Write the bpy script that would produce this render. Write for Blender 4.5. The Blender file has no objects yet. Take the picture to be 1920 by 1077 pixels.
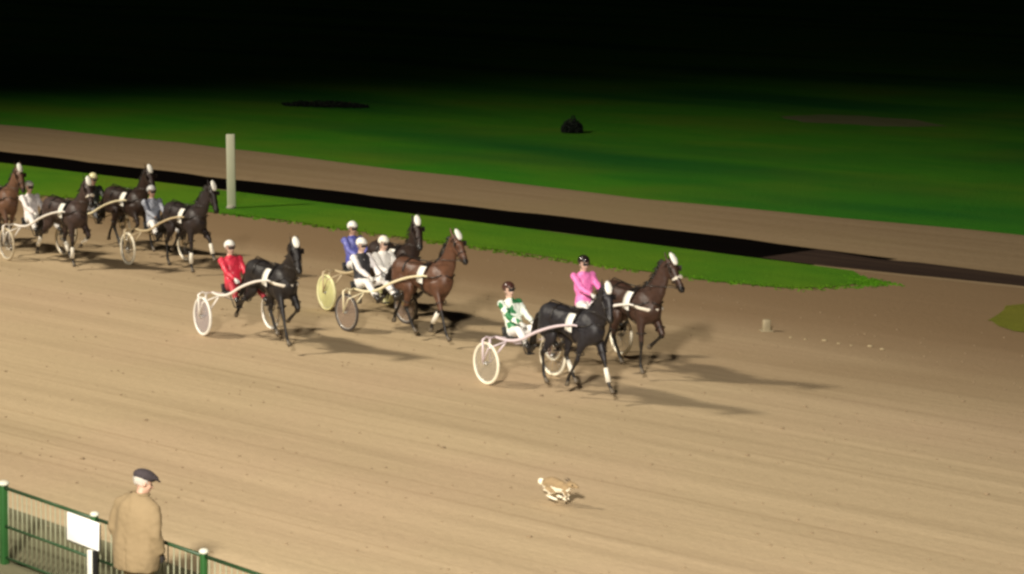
import bpy, bmesh, math, random
from mathutils import Vector, Matrix, noise
R = math.radians
S = bpy.context.scene
C = S.collection
random.seed(7)

# ---------------------------------------------------------------- camera
cam_d = bpy.data.cameras.new('camera'); cam = bpy.data.objects.new('camera', cam_d); C.objects.link(cam)
cam.matrix_world = Matrix.Translation((0, 0, 7.7)) @ Matrix.Rotation(R(80.5), 4, 'X') @ Matrix.Rotation(R(1.5), 4, 'Z')
cam_d.sensor_width = 36; cam_d.lens = 75; cam_d.clip_start = 0.5; cam_d.clip_end = 3000
S.camera = cam
S.cycles.filter_width = 2.8

# ---------------------------------------------------------------- night sky, faint moonlight
W = bpy.data.worlds.new('World'); S.world = W; W.use_nodes = True
wn = W.node_tree.nodes; bg = wn['Background']
sky = wn.new('ShaderNodeTexSky'); sky.sky_type = 'NISHITA'; sky.sun_disc = False
sky.sun_elevation = R(28); sky.sun_rotation = R(-60)
W.node_tree.links.new(sky.outputs[0], bg.inputs[0]); bg.inputs[1].default_value = 0.0012
sl = bpy.data.lights.new('moon', 'SUN'); sl.energy = 0.01; sl.angle = R(0.5); sl.color = (0.8, 0.88, 1)
so = bpy.data.objects.new('moon', sl); C.objects.link(so)
so.rotation_euler = (R(62), 0, R(-60))

# floodlights of the racecourse (the masts stand outside the picture)
def flood(name, loc, aim, power, size, blend, radius, col):
    l = bpy.data.lights.new(name, 'SPOT'); l.energy = power; l.spot_size = R(size); l.spot_blend = blend
    l.shadow_soft_size = radius; l.color = col
    o = bpy.data.objects.new(name, l); C.objects.link(o); o.location = loc
    o.rotation_euler = (Vector(aim) - Vector(loc)).to_track_quat('-Z', 'Y').to_euler()
    return o
flood('floodlight_mast', (-44, 34, 38), (-18, 48, 0), 158000, 80, 1.0, 2.4, (1.0, 0.90, 0.74))
flood('floodlight_stand', (-6, -8, 19), (2.5, 20, 0), 136000, 62, 1.0, 1.4, (1.0, 0.92, 0.80))

S.view_settings.view_transform = 'Standard'; S.view_settings.look = 'None'
S.view_settings.exposure = 0.0; S.view_settings.gamma = 1.0

# ---------------------------------------------------------------- materials
MATS = {}
def mat(name, col, rough=0.6, var=0.25, scale=8.0, metal=0.0, bump=0.0, alpha=1.0, coat=0.0):
    if name in MATS: return MATS[name]
    m = bpy.data.materials.new(name); m.use_nodes = True; MATS[name] = m
    nt = m.node_tree; b = nt.nodes['Principled BSDF']
    tc = nt.nodes.new('ShaderNodeTexCoord'); nz = nt.nodes.new('ShaderNodeTexNoise')
    nz.inputs['Scale'].default_value = scale; nz.inputs['Detail'].default_value = 5
    nt.links.new(tc.outputs['Object'], nz.inputs['Vector'])
    mx = nt.nodes.new('ShaderNodeMix'); mx.data_type = 'RGBA'
    mx.inputs[6].default_value = (*[c * (1 - var) for c in col], 1)
    mx.inputs[7].default_value = (*[min(1, c * (1 + var)) for c in col], 1)
    nt.links.new(nz.outputs['Fac'], mx.inputs[0]); nt.links.new(mx.outputs[2], b.inputs['Base Color'])
    b.inputs['Roughness'].default_value = rough; b.inputs['Metallic'].default_value = metal
    b.inputs['Coat Weight'].default_value = coat
    if alpha < 1: b.inputs['Alpha'].default_value = alpha
    if bump:
        bp = nt.nodes.new('ShaderNodeBump'); bp.inputs['Strength'].default_value = bump; bp.inputs['Distance'].default_value = 0.02
        nt.links.new(nz.outputs['Fac'], bp.inputs['Height']); nt.links.new(bp.outputs[0], b.inputs['Normal'])
    return m

def ground_mat(name, c1, c2, c3, ang, sc_along, sc_across, fine=6.0, bump=0.6, rough=0.95, grain=.2, inner=None, dark=None, lines=0, spec=.15):
    """three-colour soil or turf, drawn out along the direction it is harrowed or mown"""
    m = bpy.data.materials.new(name); m.use_nodes = True
    nt = m.node_tree; b = nt.nodes['Principled BSDF']; b.inputs['Roughness'].default_value = rough
    b.inputs['Specular IOR Level'].default_value = spec
    L = nt.links.new; N = nt.nodes.new
    tc = N('ShaderNodeTexCoord'); mp = N('ShaderNodeMapping'); mp0 = N('ShaderNodeMapping')
    mp0.inputs['Rotation'].default_value = (0, 0, R(-ang)); mp.inputs['Scale'].default_value = (sc_along, sc_across, 1)
    L(tc.outputs['Object'], mp0.inputs['Vector']); L(mp0.outputs[0], mp.inputs['Vector'])
    n1 = N('ShaderNodeTexNoise'); n1.inputs['Scale'].default_value = 1.0; n1.inputs['Detail'].default_value = 7; n1.inputs['Roughness'].default_value = 0.62
    L(mp.outputs[0], n1.inputs['Vector'])
    n2 = N('ShaderNodeTexNoise'); n2.inputs['Scale'].default_value = 0.13; n2.inputs['Detail'].default_value = 4
    L(tc.outputs['Object'], n2.inputs['Vector'])
    n3 = N('ShaderNodeTexNoise'); n3.inputs['Scale'].default_value = fine; n3.inputs['Detail'].default_value = 6; n3.inputs['Roughness'].default_value = 0.7
    L(mp0.outputs[0], n3.inputs['Vector'])
    r1 = N('ShaderNodeValToRGB'); e = r1.color_ramp.elements
    e[0].position = 0.3; e[0].color = (*c1, 1); e[1].position = 0.7; e[1].color = (*c2, 1)
    L(n1.outputs['Fac'], r1.inputs[0])
    mx = N('ShaderNodeMix'); mx.data_type = 'RGBA'; mx.inputs[7].default_value = (*c3, 1)
    mr = N('ShaderNodeMapRange'); mr.inputs[1].default_value = 0.45; mr.inputs[2].default_value = 0.7; mr.inputs[4].default_value = 0.75
    L(n2.outputs['Fac'], mr.inputs[0]); L(mr.outputs[0], mx.inputs[0]); L(r1.outputs[0], mx.inputs[6])
    if lines:                                   # harrow lines and wheel tracks
        mp6 = N('ShaderNodeMapping'); mp6.inputs['Scale'].default_value = (.05, lines, 1); L(mp0.outputs[0], mp6.inputs['Vector'])
        n6 = N('ShaderNodeTexNoise'); n6.inputs['Scale'].default_value = 1; n6.inputs['Detail'].default_value = 3; L(mp6.outputs[0], n6.inputs['Vector'])
        m6 = N('ShaderNodeMapRange'); m6.inputs[1].default_value = .56; m6.inputs[2].default_value = .72; m6.inputs[4].default_value = .4; L(n6.outputs['Fac'], m6.inputs[0])
        x6 = N('ShaderNodeMix'); x6.data_type = 'RGBA'; x6.blend_type = 'MULTIPLY'; x6.inputs[7].default_value = (.62, .58, .52, 1)
        L(m6.outputs[0], x6.inputs[0]); L(mx.outputs[2], x6.inputs[6]); mx = x6
    ov = N('ShaderNodeMix'); ov.data_type = 'RGBA'; ov.blend_type = 'OVERLAY'; ov.inputs[0].default_value = grain
    L(mx.outputs[2], ov.inputs[6]); L(n3.outputs['Fac'], ov.inputs[7]); L(ov.outputs[2], b.inputs['Base Color'])
    if dark:                                    # broad darker swathes of turf
        n5 = N('ShaderNodeTexNoise'); n5.inputs['Scale'].default_value = .06; n5.inputs['Detail'].default_value = 3
        mp5 = N('ShaderNodeMapping'); mp5.inputs['Scale'].default_value = (.5, 1.5, 1); L(mp0.outputs[0], mp5.inputs['Vector']); L(mp5.outputs[0], n5.inputs['Vector'])
        m5 = N('ShaderNodeMapRange'); m5.inputs[1].default_value = .46; m5.inputs[2].default_value = .66; L(n5.outputs['Fac'], m5.inputs[0])
        x5 = N('ShaderNodeMix'); x5.data_type = 'RGBA'; x5.inputs[7].default_value = (*dark, 1)
        L(m5.outputs[0], x5.inputs[0]); L(ov.outputs[2], x5.inputs[6]); L(x5.outputs[2], b.inputs['Base Color'])
    if inner:                                   # damper, browner soil towards the inner rail
        sx = N('ShaderNodeSeparateXYZ'); L(mp0.outputs[0], sx.inputs[0])
        n4 = N('ShaderNodeTexNoise'); n4.inputs['Scale'].default_value = .25; n4.inputs['Detail'].default_value = 5
        mp4 = N('ShaderNodeMapping'); mp4.inputs['Scale'].default_value = (.35, 1.2, 1); L(mp0.outputs[0], mp4.inputs['Vector']); L(mp4.outputs[0], n4.inputs['Vector'])
        a4 = N('ShaderNodeMath'); a4.operation = 'MULTIPLY_ADD'; a4.inputs[1].default_value = 9; L(n4.outputs['Fac'], a4.inputs[0]); L(sx.outputs['Y'], a4.inputs[2])
        m4 = N('ShaderNodeMapRange'); m4.interpolation_type = 'SMOOTHSTEP'; m4.inputs[1].default_value = 34; m4.inputs[2].default_value = 44.5; L(a4.outputs[0], m4.inputs[0])
        x4 = N('ShaderNodeMix'); x4.data_type = 'RGBA'; x4.inputs[7].default_value = (*inner, 1)
        L(m4.outputs[0], x4.inputs[0]); L(ov.outputs[2], x4.inputs[6]); L(x4.outputs[2], b.inputs['Base Color'])
    ad = N('ShaderNodeMath'); ad.operation = 'ADD'
    L(n1.outputs['Fac'], ad.inputs[0]); L(n3.outputs['Fac'], ad.inputs[1])
    bp = N('ShaderNodeBump'); bp.inputs['Strength'].default_value = bump; bp.inputs['Distance'].default_value = 0.05
    L(ad.outputs[0], bp.inputs['Height']); L(bp.outputs[0], b.inputs['Normal'])
    return m

def silk_mat(name, c1, c2, kind='patch', scale=5.0, rough=0.45):
    m = bpy.data.materials.new(name); m.use_nodes = True
    nt = m.node_tree; b = nt.nodes['Principled BSDF']; b.inputs['Roughness'].default_value = rough
    L = nt.links.new; N = nt.nodes.new
    tc = N('ShaderNodeTexCoord')
    if kind == 'patch':
        t = N('ShaderNodeTexVoronoi'); t.inputs['Scale'].default_value = scale; L(tc.outputs['Object'], t.inputs['Vector'])
        sp = N('ShaderNodeSeparateColor'); L(t.outputs['Color'], sp.inputs[0]); f = sp.outputs[0]
    else:
        t = N('ShaderNodeTexWave'); t.inputs['Scale'].default_value = scale; t.bands_direction = 'Z'; L(tc.outputs['Object'], t.inputs['Vector']); f = t.outputs['Fac']
    gt = N('ShaderNodeMath'); gt.operation = 'GREATER_THAN'; gt.inputs[1].default_value = 0.5; L(f, gt.inputs[0])
    mx = N('ShaderNodeMix'); mx.data_type = 'RGBA'; mx.inputs[6].default_value = (*c1, 1); mx.inputs[7].default_value = (*c2, 1)
    L(gt.outputs[0], mx.inputs[0]); L(mx.outputs[2], b.inputs['Base Color'])
    nz = N('ShaderNodeTexNoise'); nz.inputs['Scale'].default_value = 11; L(tc.outputs['Object'], nz.inputs['Vector'])
    bp = N('ShaderNodeBump'); bp.inputs['Strength'].default_value = 0.5; bp.inputs['Distance'].default_value = 0.03
    L(nz.outputs['Fac'], bp.inputs['Height']); L(bp.outputs[0], b.inputs['Normal'])
    return m

# ---------------------------------------------------------------- mesh helpers
def link(name, me, parent=None):
    o = bpy.data.objects.new(name, me); C.objects.link(o)
    if parent: o.parent = parent
    return o
def finish(bm, name, mats, parent=None, smooth=True):
    me = bpy.data.meshes.new(name)
    bmesh.ops.recalc_face_normals(bm, faces=bm.faces)
    bm.to_mesh(me); bm.free()
    for m in (mats if isinstance(mats, (list, tuple)) else [mats]): me.materials.append(m)
    if smooth:
        for p in me.polygons: p.use_smooth = True
    return link(name, me, parent)
def tag(o, label=None, cat=None, group=None, kind=None):
    if label: o['label'] = label
    if cat: o['category'] = cat
    if group: o['group'] = group
    if kind: o['kind'] = kind
    return o
def thing(name, loc, rz, label, cat, group=None):
    o = bpy.data.objects.new(name, None); C.objects.link(o); o.location = loc; o.rotation_euler = (0, 0, rz)
    o.empty_display_size = 0.3
    return tag(o, label, cat, group)

def tube(bm, pts, rad, n=10, mi=0, cap=True, ref=Vector((0, 1, 0))):
    """lofted tube; rad items are r or (r_lateral, r_other)"""
    pts = [Vector(p) for p in pts]; rings = []
    if not isinstance(rad, list): rad = [rad] * len(pts)
    for i, p in enumerate(pts):
        d = (pts[min(i + 1, len(pts) - 1)] - pts[max(i - 1, 0)]).normalized()
        rf = ref if abs(d.dot(ref)) < 0.93 else Vector((1, 0, 0.3)).normalized()
        a = (rf - d * rf.dot(d)).normalized(); b = d.cross(a)
        r = rad[i]; ra, rb = r if isinstance(r, (list, tuple)) else (r, r)
        rings.append([bm.verts.new(p + a * ra * math.cos(t) + b * rb * math.sin(t)) for t in [2 * math.pi * k / n for k in range(n)]])
    fs = []
    for r0, r1 in zip(rings, rings[1:]):
        for k in range(n): fs.append(bm.faces.new((r0[k], r0[(k + 1) % n], r1[(k + 1) % n], r1[k])))
    if cap: fs.append(bm.faces.new(rings[0][::-1])); fs.append(bm.faces.new(rings[-1]))
    for f in fs: f.material_index = mi
    return fs
def cr(pts, k=4):
    """Catmull-Rom resample of tuples"""
    out = []; n = len(pts)
    for i in range(n - 1):
        p0, p1, p2, p3 = pts[max(i - 1, 0)], pts[i], pts[i + 1], pts[min(i + 2, n - 1)]
        for j in range(k):
            t = j / k
            out.append(tuple(0.5 * ((2 * b) + (-a + c) * t + (2 * a - 5 * b + 4 * c - d) * t * t + (-a + 3 * b - 3 * c + d) * t ** 3)
                             for a, b, c, d in zip(p0, p1, p2, p3)))
    out.append(tuple(pts[-1])); return out
def ctube(bm, spec, n=12, k=4, mi=0, ref=Vector((0, 1, 0))):
    """spec: (x,y,z,ra,rb)"""
    s = cr([tuple(q) for q in spec], k)
    return tube(bm, [q[:3] for q in s], [(max(q[3], .004), max(q[4], .004)) for q in s], n, mi, True, ref)
def ball(bm, c, r, seg=12, mi=0, rot=None):
    r = r if isinstance(r, (list, tuple)) else (r, r, r)
    M = Matrix.Translation(c) @ (rot or Matrix.Identity(4)) @ Matrix.Diagonal((*r, 1))
    g = bmesh.ops.create_uvsphere(bm, u_segments=seg, v_segments=max(6, seg * 2 // 3), radius=1, matrix=M)
    for v in g['verts']:
        for f in v.link_faces: f.material_index = mi
def box(bm, c, s, rot=None, mi=0, bev=0.0):
    M = Matrix.Translation(c) @ (rot or Matrix.Identity(4)) @ Matrix.Diagonal((*s, 1))
    g = bmesh.ops.create_cube(bm, size=1, matrix=M)
    fs = {f for v in g['verts'] for f in v.link_faces}
    for f in fs: f.material_index = mi
    if bev:
        es = {e for f in fs for e in f.edges}
        bmesh.ops.bevel(bm, geom=list(es), offset=bev, segments=2, affect='EDGES', profile=0.5)
def remeshed(bm, vox, smooth=3, fac=0.5):
    """voxel-join overlapping shells into one continuous skin; returns a bmesh"""
    me = bpy.data.meshes.new('tmp'); bm.to_mesh(me); bm.free()
    o = bpy.data.objects.new('tmp', me); C.objects.link(o)
    md = o.modifiers.new('r', 'REMESH'); md.mode = 'VOXEL'; md.voxel_size = vox; md.use_smooth_shade = True
    if smooth:
        ms = o.modifiers.new('s', 'SMOOTH'); ms.iterations = smooth; ms.factor = fac
    dg = bpy.context.evaluated_depsgraph_get(); dg.update()
    e = o.evaluated_get(dg).to_mesh()
    out = bmesh.new(); out.from_mesh(e)
    o.evaluated_get(dg).to_mesh_clear()
    bpy.data.objects.remove(o); bpy.data.meshes.remove(me)
    return out
def sheet(name, pts, z, m, label=None, kind='structure'):
    bm = bmesh.new(); vs = [bm.verts.new((x, y, z)) for x, y in pts]; bm.faces.new(vs)
    if bm.faces: bm.faces.ensure_lookup_table()
    bm.normal_update()
    if bm.faces[0].normal.z < 0: bm.faces[0].normal_flip()
    bmesh.ops.triangulate(bm, faces=bm.faces[:])
    me = bpy.data.meshes.new(name); bm.to_mesh(me); bm.free(); me.materials.append(m)
    o = link(name, me); o['kind'] = kind
    if label: o['label'] = label
    return o
def wavy(pts, amp=0.12, step=1.2, seed=0):
    out = []
    for (a, b) in zip(pts, pts[1:]):
        A, B = Vector((*a, 0)), Vector((*b, 0)); d = B - A; n = max(1, int(d.length / step)); q = Vector((-d.y, d.x, 0)).normalized()
        for i in range(n):
            p = A + d * i / n; w = noise.noise(Vector((p.x * .5, p.y * .5, seed))) * amp * 2 + noise.noise(Vector((p.x * 2.1, p.y * 2.1, seed))) * amp
            p = p + q * w; out.append((p.x, p.y))
    out.append(pts[-1]); return out

# ================================================================ THE SETTING
TA = -37
track_m = ground_mat('track_sand', (.37, .283, .170), (.51, .396, .246), (.46, .332, .218), TA, .07, 1.5, 7.0, 0.35, .95, .12, (.245, .165, .09), lines=6.5)

dirt_m = ground_mat('packed_dirt', (.27, .19, .105), (.33, .24, .14), (.30, .225, .12), -35, .10, 1.6, 5.0, 0.4)
lawn_m = ground_mat('mown_turf', (.055, .19, .006), (.09, .24, .008), (.15, .24, .010), -35, .3, 1.2, 14.0, 1.0)
field_m = ground_mat('infield_turf', (.038, .23, .008), (.075, .27, .010), (.12, .22, .012), -35, .22, .5, 9.0, 1.0, dark=(.010, .13, .014))
black_m = ground_mat('black_ground', (.002, .0015, .0015), (.004, .003, .002), (.003, .002, .002), -35, .3, 2, 9.0, 0.3, spec=.02)  # near-black colour for the band between lawn and inner road
tarmac_m = ground_mat('apron_tarmac', (.15, .145, .085), (.20, .185, .11), (.17, .16, .10), -43, .5, 1, 22.0, 0.5)
tip_m = ground_mat('dark_brown_ground', (.022, .012, .009), (.055, .034, .022), (.06, .035, .025), -35, .12, 2, 7.0, 0.3)  # dark brown colour for the right end of the black band

sheet('track', [(-900, -900), (900, -900), (900, 1400), (-900, 1400)], 0.0, track_m)
dirt_top = [(-300, 275), (-34.6, 88.2), (-19.5, 80.0), (-10.1, 73.6), (-0.1, 65.5), (3.8, 62.3), (8.9, 59.2), (12.3, 57.3), (16.0, 55.0), (60, 28), (400, -200)]
sheet('infield_grass', wavy(dirt_top, .22, 2.0, 3) + [(800, 1300), (-800, 1300)], 0.008, field_m)
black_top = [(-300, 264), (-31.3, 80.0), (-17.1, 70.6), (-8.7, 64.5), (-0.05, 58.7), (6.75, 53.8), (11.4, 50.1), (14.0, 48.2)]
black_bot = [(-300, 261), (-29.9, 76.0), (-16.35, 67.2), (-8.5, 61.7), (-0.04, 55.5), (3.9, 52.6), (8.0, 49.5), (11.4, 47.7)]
sheet('inner_dirt_road', wavy(dirt_top, .22, 2.0, 3) + [(400, -206), (60, 20), (26, 38.6)] + [(14.0, 47.0), (11.4, 47.7), (8.0, 49.5), (3.9, 52.6), (-0.04, 55.5), (-8.5, 61.7), (-16.35, 67.2), (-29.9, 76.0), (-300, 261)], 0.004, dirt_m)
sheet('black_strip', wavy(black_top[:6] + [(9.4, 51.6)], .1, .8, 5) + wavy([(7.0, 50.3)] + black_bot[:6][::-1], .12, .8, 6), 0.012, black_m)  # flat near-black strip along the far edge of the lawn
sheet('brown_strip_end', wavy([(7.6, 52.8), (9.0, 51.6), (11.4, 49.9), (14.5, 47.7)], .12, .8, 7) + wavy([(13.6, 47.0), (11.2, 48.0), (8.4, 49.6), (6.0, 51.2)], .15, .8, 8), 0.008 + .008, tip_m)  # flat strip where the black band turns dark brown
lawn_bot = [(-300, 250), (-25.4, 64.0), (-17.9, 61.2), (-12.9, 59.2), (-7.4, 56.5), (-5.4, 55.0), (-0.95, 51.7), (1.85, 49.4), (4.5, 47.6), (6.0, 46.8), (7.0, 46.9), (7.9, 47.6), (8.0, 48.8)]
sheet('lawn_strip', wavy([(-300, 261), (-29.9, 76.0), (-16.35, 67.2), (-8.5, 61.7), (-0.04, 55.5), (3.9, 52.6), (8.0, 49.5)], .03, 1.5, 6) + wavy(lawn_bot[::-1], .16, 1.0, 9), 0.02, lawn_m)
sheet('lawn_corner', wavy([(9.9, 43.3), (10.6, 45.2), (13, 46.9), (20, 42), (16, 36), (11.6, 40.6), (10.1, 42.2), (9.9, 43.3)], .12, .5, 11), 0.012, ground_mat('corner_turf', (.15, .15, .02), (.20, .20, .025), (.12, .17, .01), -35, .3, 1, 12, .8))
sheet('apron', [(-29, 47.9), (-5.0, 25.85), (-.8, 22.0), (15, 7.0), (0, -30), (-60, -30)], 0.006, tarmac_m)
# kerb at the near side of the fence
bm = bmesh.new(); fd = Vector((4.13 - 0.07, -3.85, 0)).normalized()
mid = Vector((-4.95, 22.75, 0)) 
box(bm, mid + fd * 0 + Vector((0, 0, .05)), (40, .14, .12), Matrix.Rotation(math.atan2(fd.y, fd.x), 4, 'Z'), 0, .015)
# (kerb sits on the apron just behind the spectator's side)
tag(finish(bm, 'kerb', mat('kerb_concrete', (.33, .31, .26), .9, .2, 20, bump=.4)), kind='structure')
sheet('sand_patch', wavy([(11.5, 92.5), (13.5, 94.5), (17.5, 93), (18.2, 90), (15, 89), (12.2, 90), (11.5, 92.5)], .4, .8, 21), 0.014, ground_mat('dull_sand', (.14, .15, .06), (.20, .19, .10), (.10, .16, .04), -35, .3, 1, 6, .4))

# ragged turf along the edges of the lawn, loose clods on the sand
rnd = random.Random(12); bm = bmesh.new()
def tuft(x, y, h):
    for k in range(4):
        a = rnd.random() * 6.28; w = rnd.uniform(.02, .05); b = Vector((x + rnd.uniform(-.06, .06), y + rnd.uniform(-.06, .06), .0)); q = Vector((math.cos(a) * w, math.sin(a) * w, 0))
        bm.faces.new([bm.verts.new(b - q), bm.verts.new(b + q), bm.verts.new(b + Vector((rnd.uniform(-.04, .04), rnd.uniform(-.04, .04), h * rnd.uniform(.5, 1))))])
for a, b in zip(lawn_bot[1:], lawn_bot[2:]):
    n = int(Vector((b[0] - a[0], b[1] - a[1])).length * 26)
    for i in range(n):
        u = rnd.random(); tuft(a[0] + (b[0] - a[0]) * u + rnd.gauss(0, .14), a[1] + (b[1] - a[1]) * u + rnd.gauss(-.02, .16), .05)
for i in range(300):
    u = abs(rnd.gauss(0, .45)); tuft(7.85 + u * .7 + rnd.gauss(0, .1), 48.2 - u * .5 + rnd.gauss(0, .4) * (1 - min(.8, u * .6)), .045)
o = finish(bm, 'grass_tufts', lawn_m, None, False); tag(o, 'ragged grass along the edge of the green lawn strip', 'grass', kind='stuff')
bm = bmesh.new()
for i in range(2000):
    x, y = rnd.uniform(-20, 16), 20 + rnd.random() ** 1.3 * 32
    if .602 * x + .799 * y > 39.5 or y < 23.2 - .93 * (x + 3.2): continue
    r = rnd.uniform(.008, .022) * (1.6 if rnd.random() < .05 else 1)
    g = bmesh.ops.create_icosphere(bm, subdivisions=1, radius=r, matrix=Matrix.Translation((x, y, r * .35)) @ Matrix.Diagonal((1.3, 1, .6, 1)))
o = finish(bm, 'loose_clods', mat('clod_sand', (.25, .185, .11), .95, .35, 12)); tag(o, 'small loose clods scattered over the sand track', 'clods', kind='stuff')

# ---------------------------------------------------------------- shrubs on the infield
def shrub(name, loc, rx, ry, h, n, leafm, label, seed):
    rnd = random.Random(seed)
    t = thing(name, loc, 0, label, 'shrub')
    bm = bmesh.new()
    for i in range(n):
        u, v, w = rnd.uniform(-1, 1), rnd.uniform(-1, 1), rnd.random()
        if u * u + v * v > 1: continue
        top = h * (1 - .55 * (u * u + v * v)) * (.75 + .35 * noise.noise(Vector((u * 2.3 * max(1, rx), v * 2.3, seed))))
        z = top * (w ** .6)
        c = Vector((u * rx, v * ry, max(.04, z))); s = rnd.uniform(.03, .06)
        a = Vector((rnd.gauss(0, 1), rnd.gauss(0, 1), rnd.gauss(0, .8))).normalized(); b = a.orthogonal().normalized()
        q = [c + a * s, c + b * s * .6, c - a * s, c - b * s * .6]
        bm.faces.new([bm.verts.new(p) for p in q])
    finish(bm, 'foliage', leafm, t, False)
    bm = bmesh.new()
    for i in range(max(3, int(rx * 3))):
        x = rnd.uniform(-.6, .6) * rx; y = rnd.uniform(-.4, .4) * ry
        tube(bm, [(0, 0, 0), (x * .5, y * .5, .1), (x * 1.1, y * 1.1 + .05, h * .4), (x * 1.25, y * 1.3, h * .75)], [.05, .04, .03, .012], 6)
    finish(bm, 'stem', mat('bark', (.05, .035, .02), .9), t)
leafd = mat('dark_leaves', (.004, .009, .004), .8, .4, 3)
shrub('round_shrub', (2.16, 82.5, 0), .42, .42, .75, 2200, leafd, 'small round dark shrub alone on the infield grass', 3)
shrub('low_hedge', (-8.2, 91.5, 0), 1.9, .6, .35, 3200, leafd, 'long low dark hedge on the infield, far beyond the white post', 5)

# ---------------------------------------------------------------- white distance post
t = thing('distance_post', (-7.72, 57.7, 0.02), R(8), 'tall plain white post standing on the lawn strip beyond the horses', 'post')
bm = bmesh.new(); box(bm, (0, 0, 1.02), (.235, .09, 2.0), Matrix.Rotation(R(-1.2), 4, 'Y'), 0, .02)
finish(bm, 'board', mat('post_paint', (.50, .52, .38), .55, .12, 3), t)
bm = bmesh.new(); tube(bm, [(.0, .0, -.01), (.0, .0, .07)], [.13, .11], 12); finish(bm, 'footing', mat('kerb_concrete', (.3, .3, .3)), t)

# low marker block with a row of pale clods
t = thing('track_marker', (5.05, 41.5, 0), R(10), 'small pale marker block standing on the dirt right of the leading horse', 'marker')
bm = bmesh.new(); box(bm, (0, 0, .12), (.16, .12, .24), None, 0, .03); box(bm, (0, 0, .015), (.24, .2, .03), None, 0, .008)
finish(bm, 'block', mat('marker_paint', (.30, .25, .155), .6, .2), t)
rnd = random.Random(4); k = 0
clod_m = mat('pale_clod', (.36, .29, .17), .95, .3, 20, bump=.6)
for i in range(7):
    bm = bmesh.new(); s = rnd.uniform(.02, .038)
    bmesh.ops.create_icosphere(bm, subdivisions=2, radius=1, matrix=Matrix.Diagonal((s * 1.4, s, s * .6, 1)))
    for v in bm.verts: v.co *= 1 + .35 * noise.noise(v.co * 16 + Vector((i * 7, 0, 0)))
    o = finish(bm, 'dirt_clod', clod_m)
    o.location = (5.5 + i * .27 + rnd.uniform(-.06, .06), 40.9 - i * .16 + rnd.uniform(-.1, .1), s * .4)
    tag(o, 'pale clod of dirt, %s from the marker block in the row on its right' % ('first second third fourth fifth sixth last'.split()[i]), 'clod', 'pale clods in a row on the track')

# ---------------------------------------------------------------- green fence on the near side
green = mat('fence_green', (.022, .095, .022), .45, .25, 5)
dgreen = mat('fence_rail_dark', (.014, .052, .014), .5, .25, 5)
F0 = Vector((-6.03, 24.80, 0)); F1 = Vector((-2.40, 21.42, 0)); fdir = (F1 - F0).normalized(); rz = math.atan2(fdir.y, fdir.x)
fence = thing('railing_fence', F0, rz, 'green metal railing fence with white capped posts beside the track', 'fence')
FH = 1.0
CAPH = .034
posts = [-5.4, -3.6, -1.8, 0.0, 1.83, 3.80, 5.6, 7.4]
for i, x in enumerate(posts):
    w = .042 if i == 3 else .032
    bm = bmesh.new(); box(bm, (x, 0, FH / 2 - .02), (w * 2, w * 2, FH), None, 0, .006)
    p = finish(bm, 'post', green, fence)
    bm = bmesh.new(); ball(bm, (x, 0, FH + .005), (w * 1.7, w * 1.7, CAPH), 14); finish(bm, 'cap', mat('cap_white', (.60, .60, .50), .5, .08), p)
bm = bmesh.new()
for a, b in zip(posts, posts[1:]):
    tube(bm, [(a + .04, 0, FH - .045), (b - .04, 0, FH - .045)], .021, 10)
finish(bm, 'top_rail', dgreen, fence)
bm = bmesh.new()
for a, b in zip(posts, posts[1:]):
    tube(bm, [(a + .04, 0, FH - .52), (b - .04, 0, FH - .52)], .018, 8)
finish(bm, 'middle_rail', dgreen, fence)
bm = bmesh.new()
for a, b in zip(posts, posts[1:]):
    tube(bm, [(a + .04, 0, .09), (b - .04, 0, .09)], .016, 8)
finish(bm, 'bottom_rail', dgreen, fence)
bar_m = mat('bar_galvanised', (.26, .27, .17), .45, .2, 6)
for a, b in zip(posts, posts[1:]):
    n = 19
    bm = bmesh.new()
    for j in range(1, n):
        x = a + (b - a) * j / n
        tube(bm, [(x, 0, .10), (x, 0, FH - .065)], .0075, 6)
    finish(bm, 'bar_panel', bar_m, fence)

# blank white board on a white stake against the fence
sp = F0 + fdir * 1.71 + Vector((-fdir.y, fdir.x, 0)) * -.09
t = thing('notice_board', sp, rz, 'blank white rectangular board on a white stake against the green fence', 'sign')
bm = bmesh.new(); box(bm, (.02, 0, FH - .20), (.60, .022, .33), Matrix.Rotation(R(1), 4, 'Y'), 0, .006)
finish(bm, 'board', mat('board_white', (.92, .92, .9), .4, .03), t)
bm = bmesh.new(); box(bm, (.17, -.0, .31), (.09, .05, .6), None, 0, .006)
finish(bm, 'stake', mat('stake_white', (.75, .75, .66), .5, .08), t)
bm = bmesh.new(); box(bm, (.25, .0, .31), (.045, .055, .62), None, 0, .004)  # narrow near-black strip along one side of the white stake
finish(bm, 'stake_side', mat('stake_dark', (.012, .012, .012), .4), t)
bm = bmesh.new(); box(bm, (-.06, -.02, .10), (.10, .10, .2), None, 0, .02)
finish(bm, 'foot', mat('stake_white', (.75, .75, .66)), t)

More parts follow.
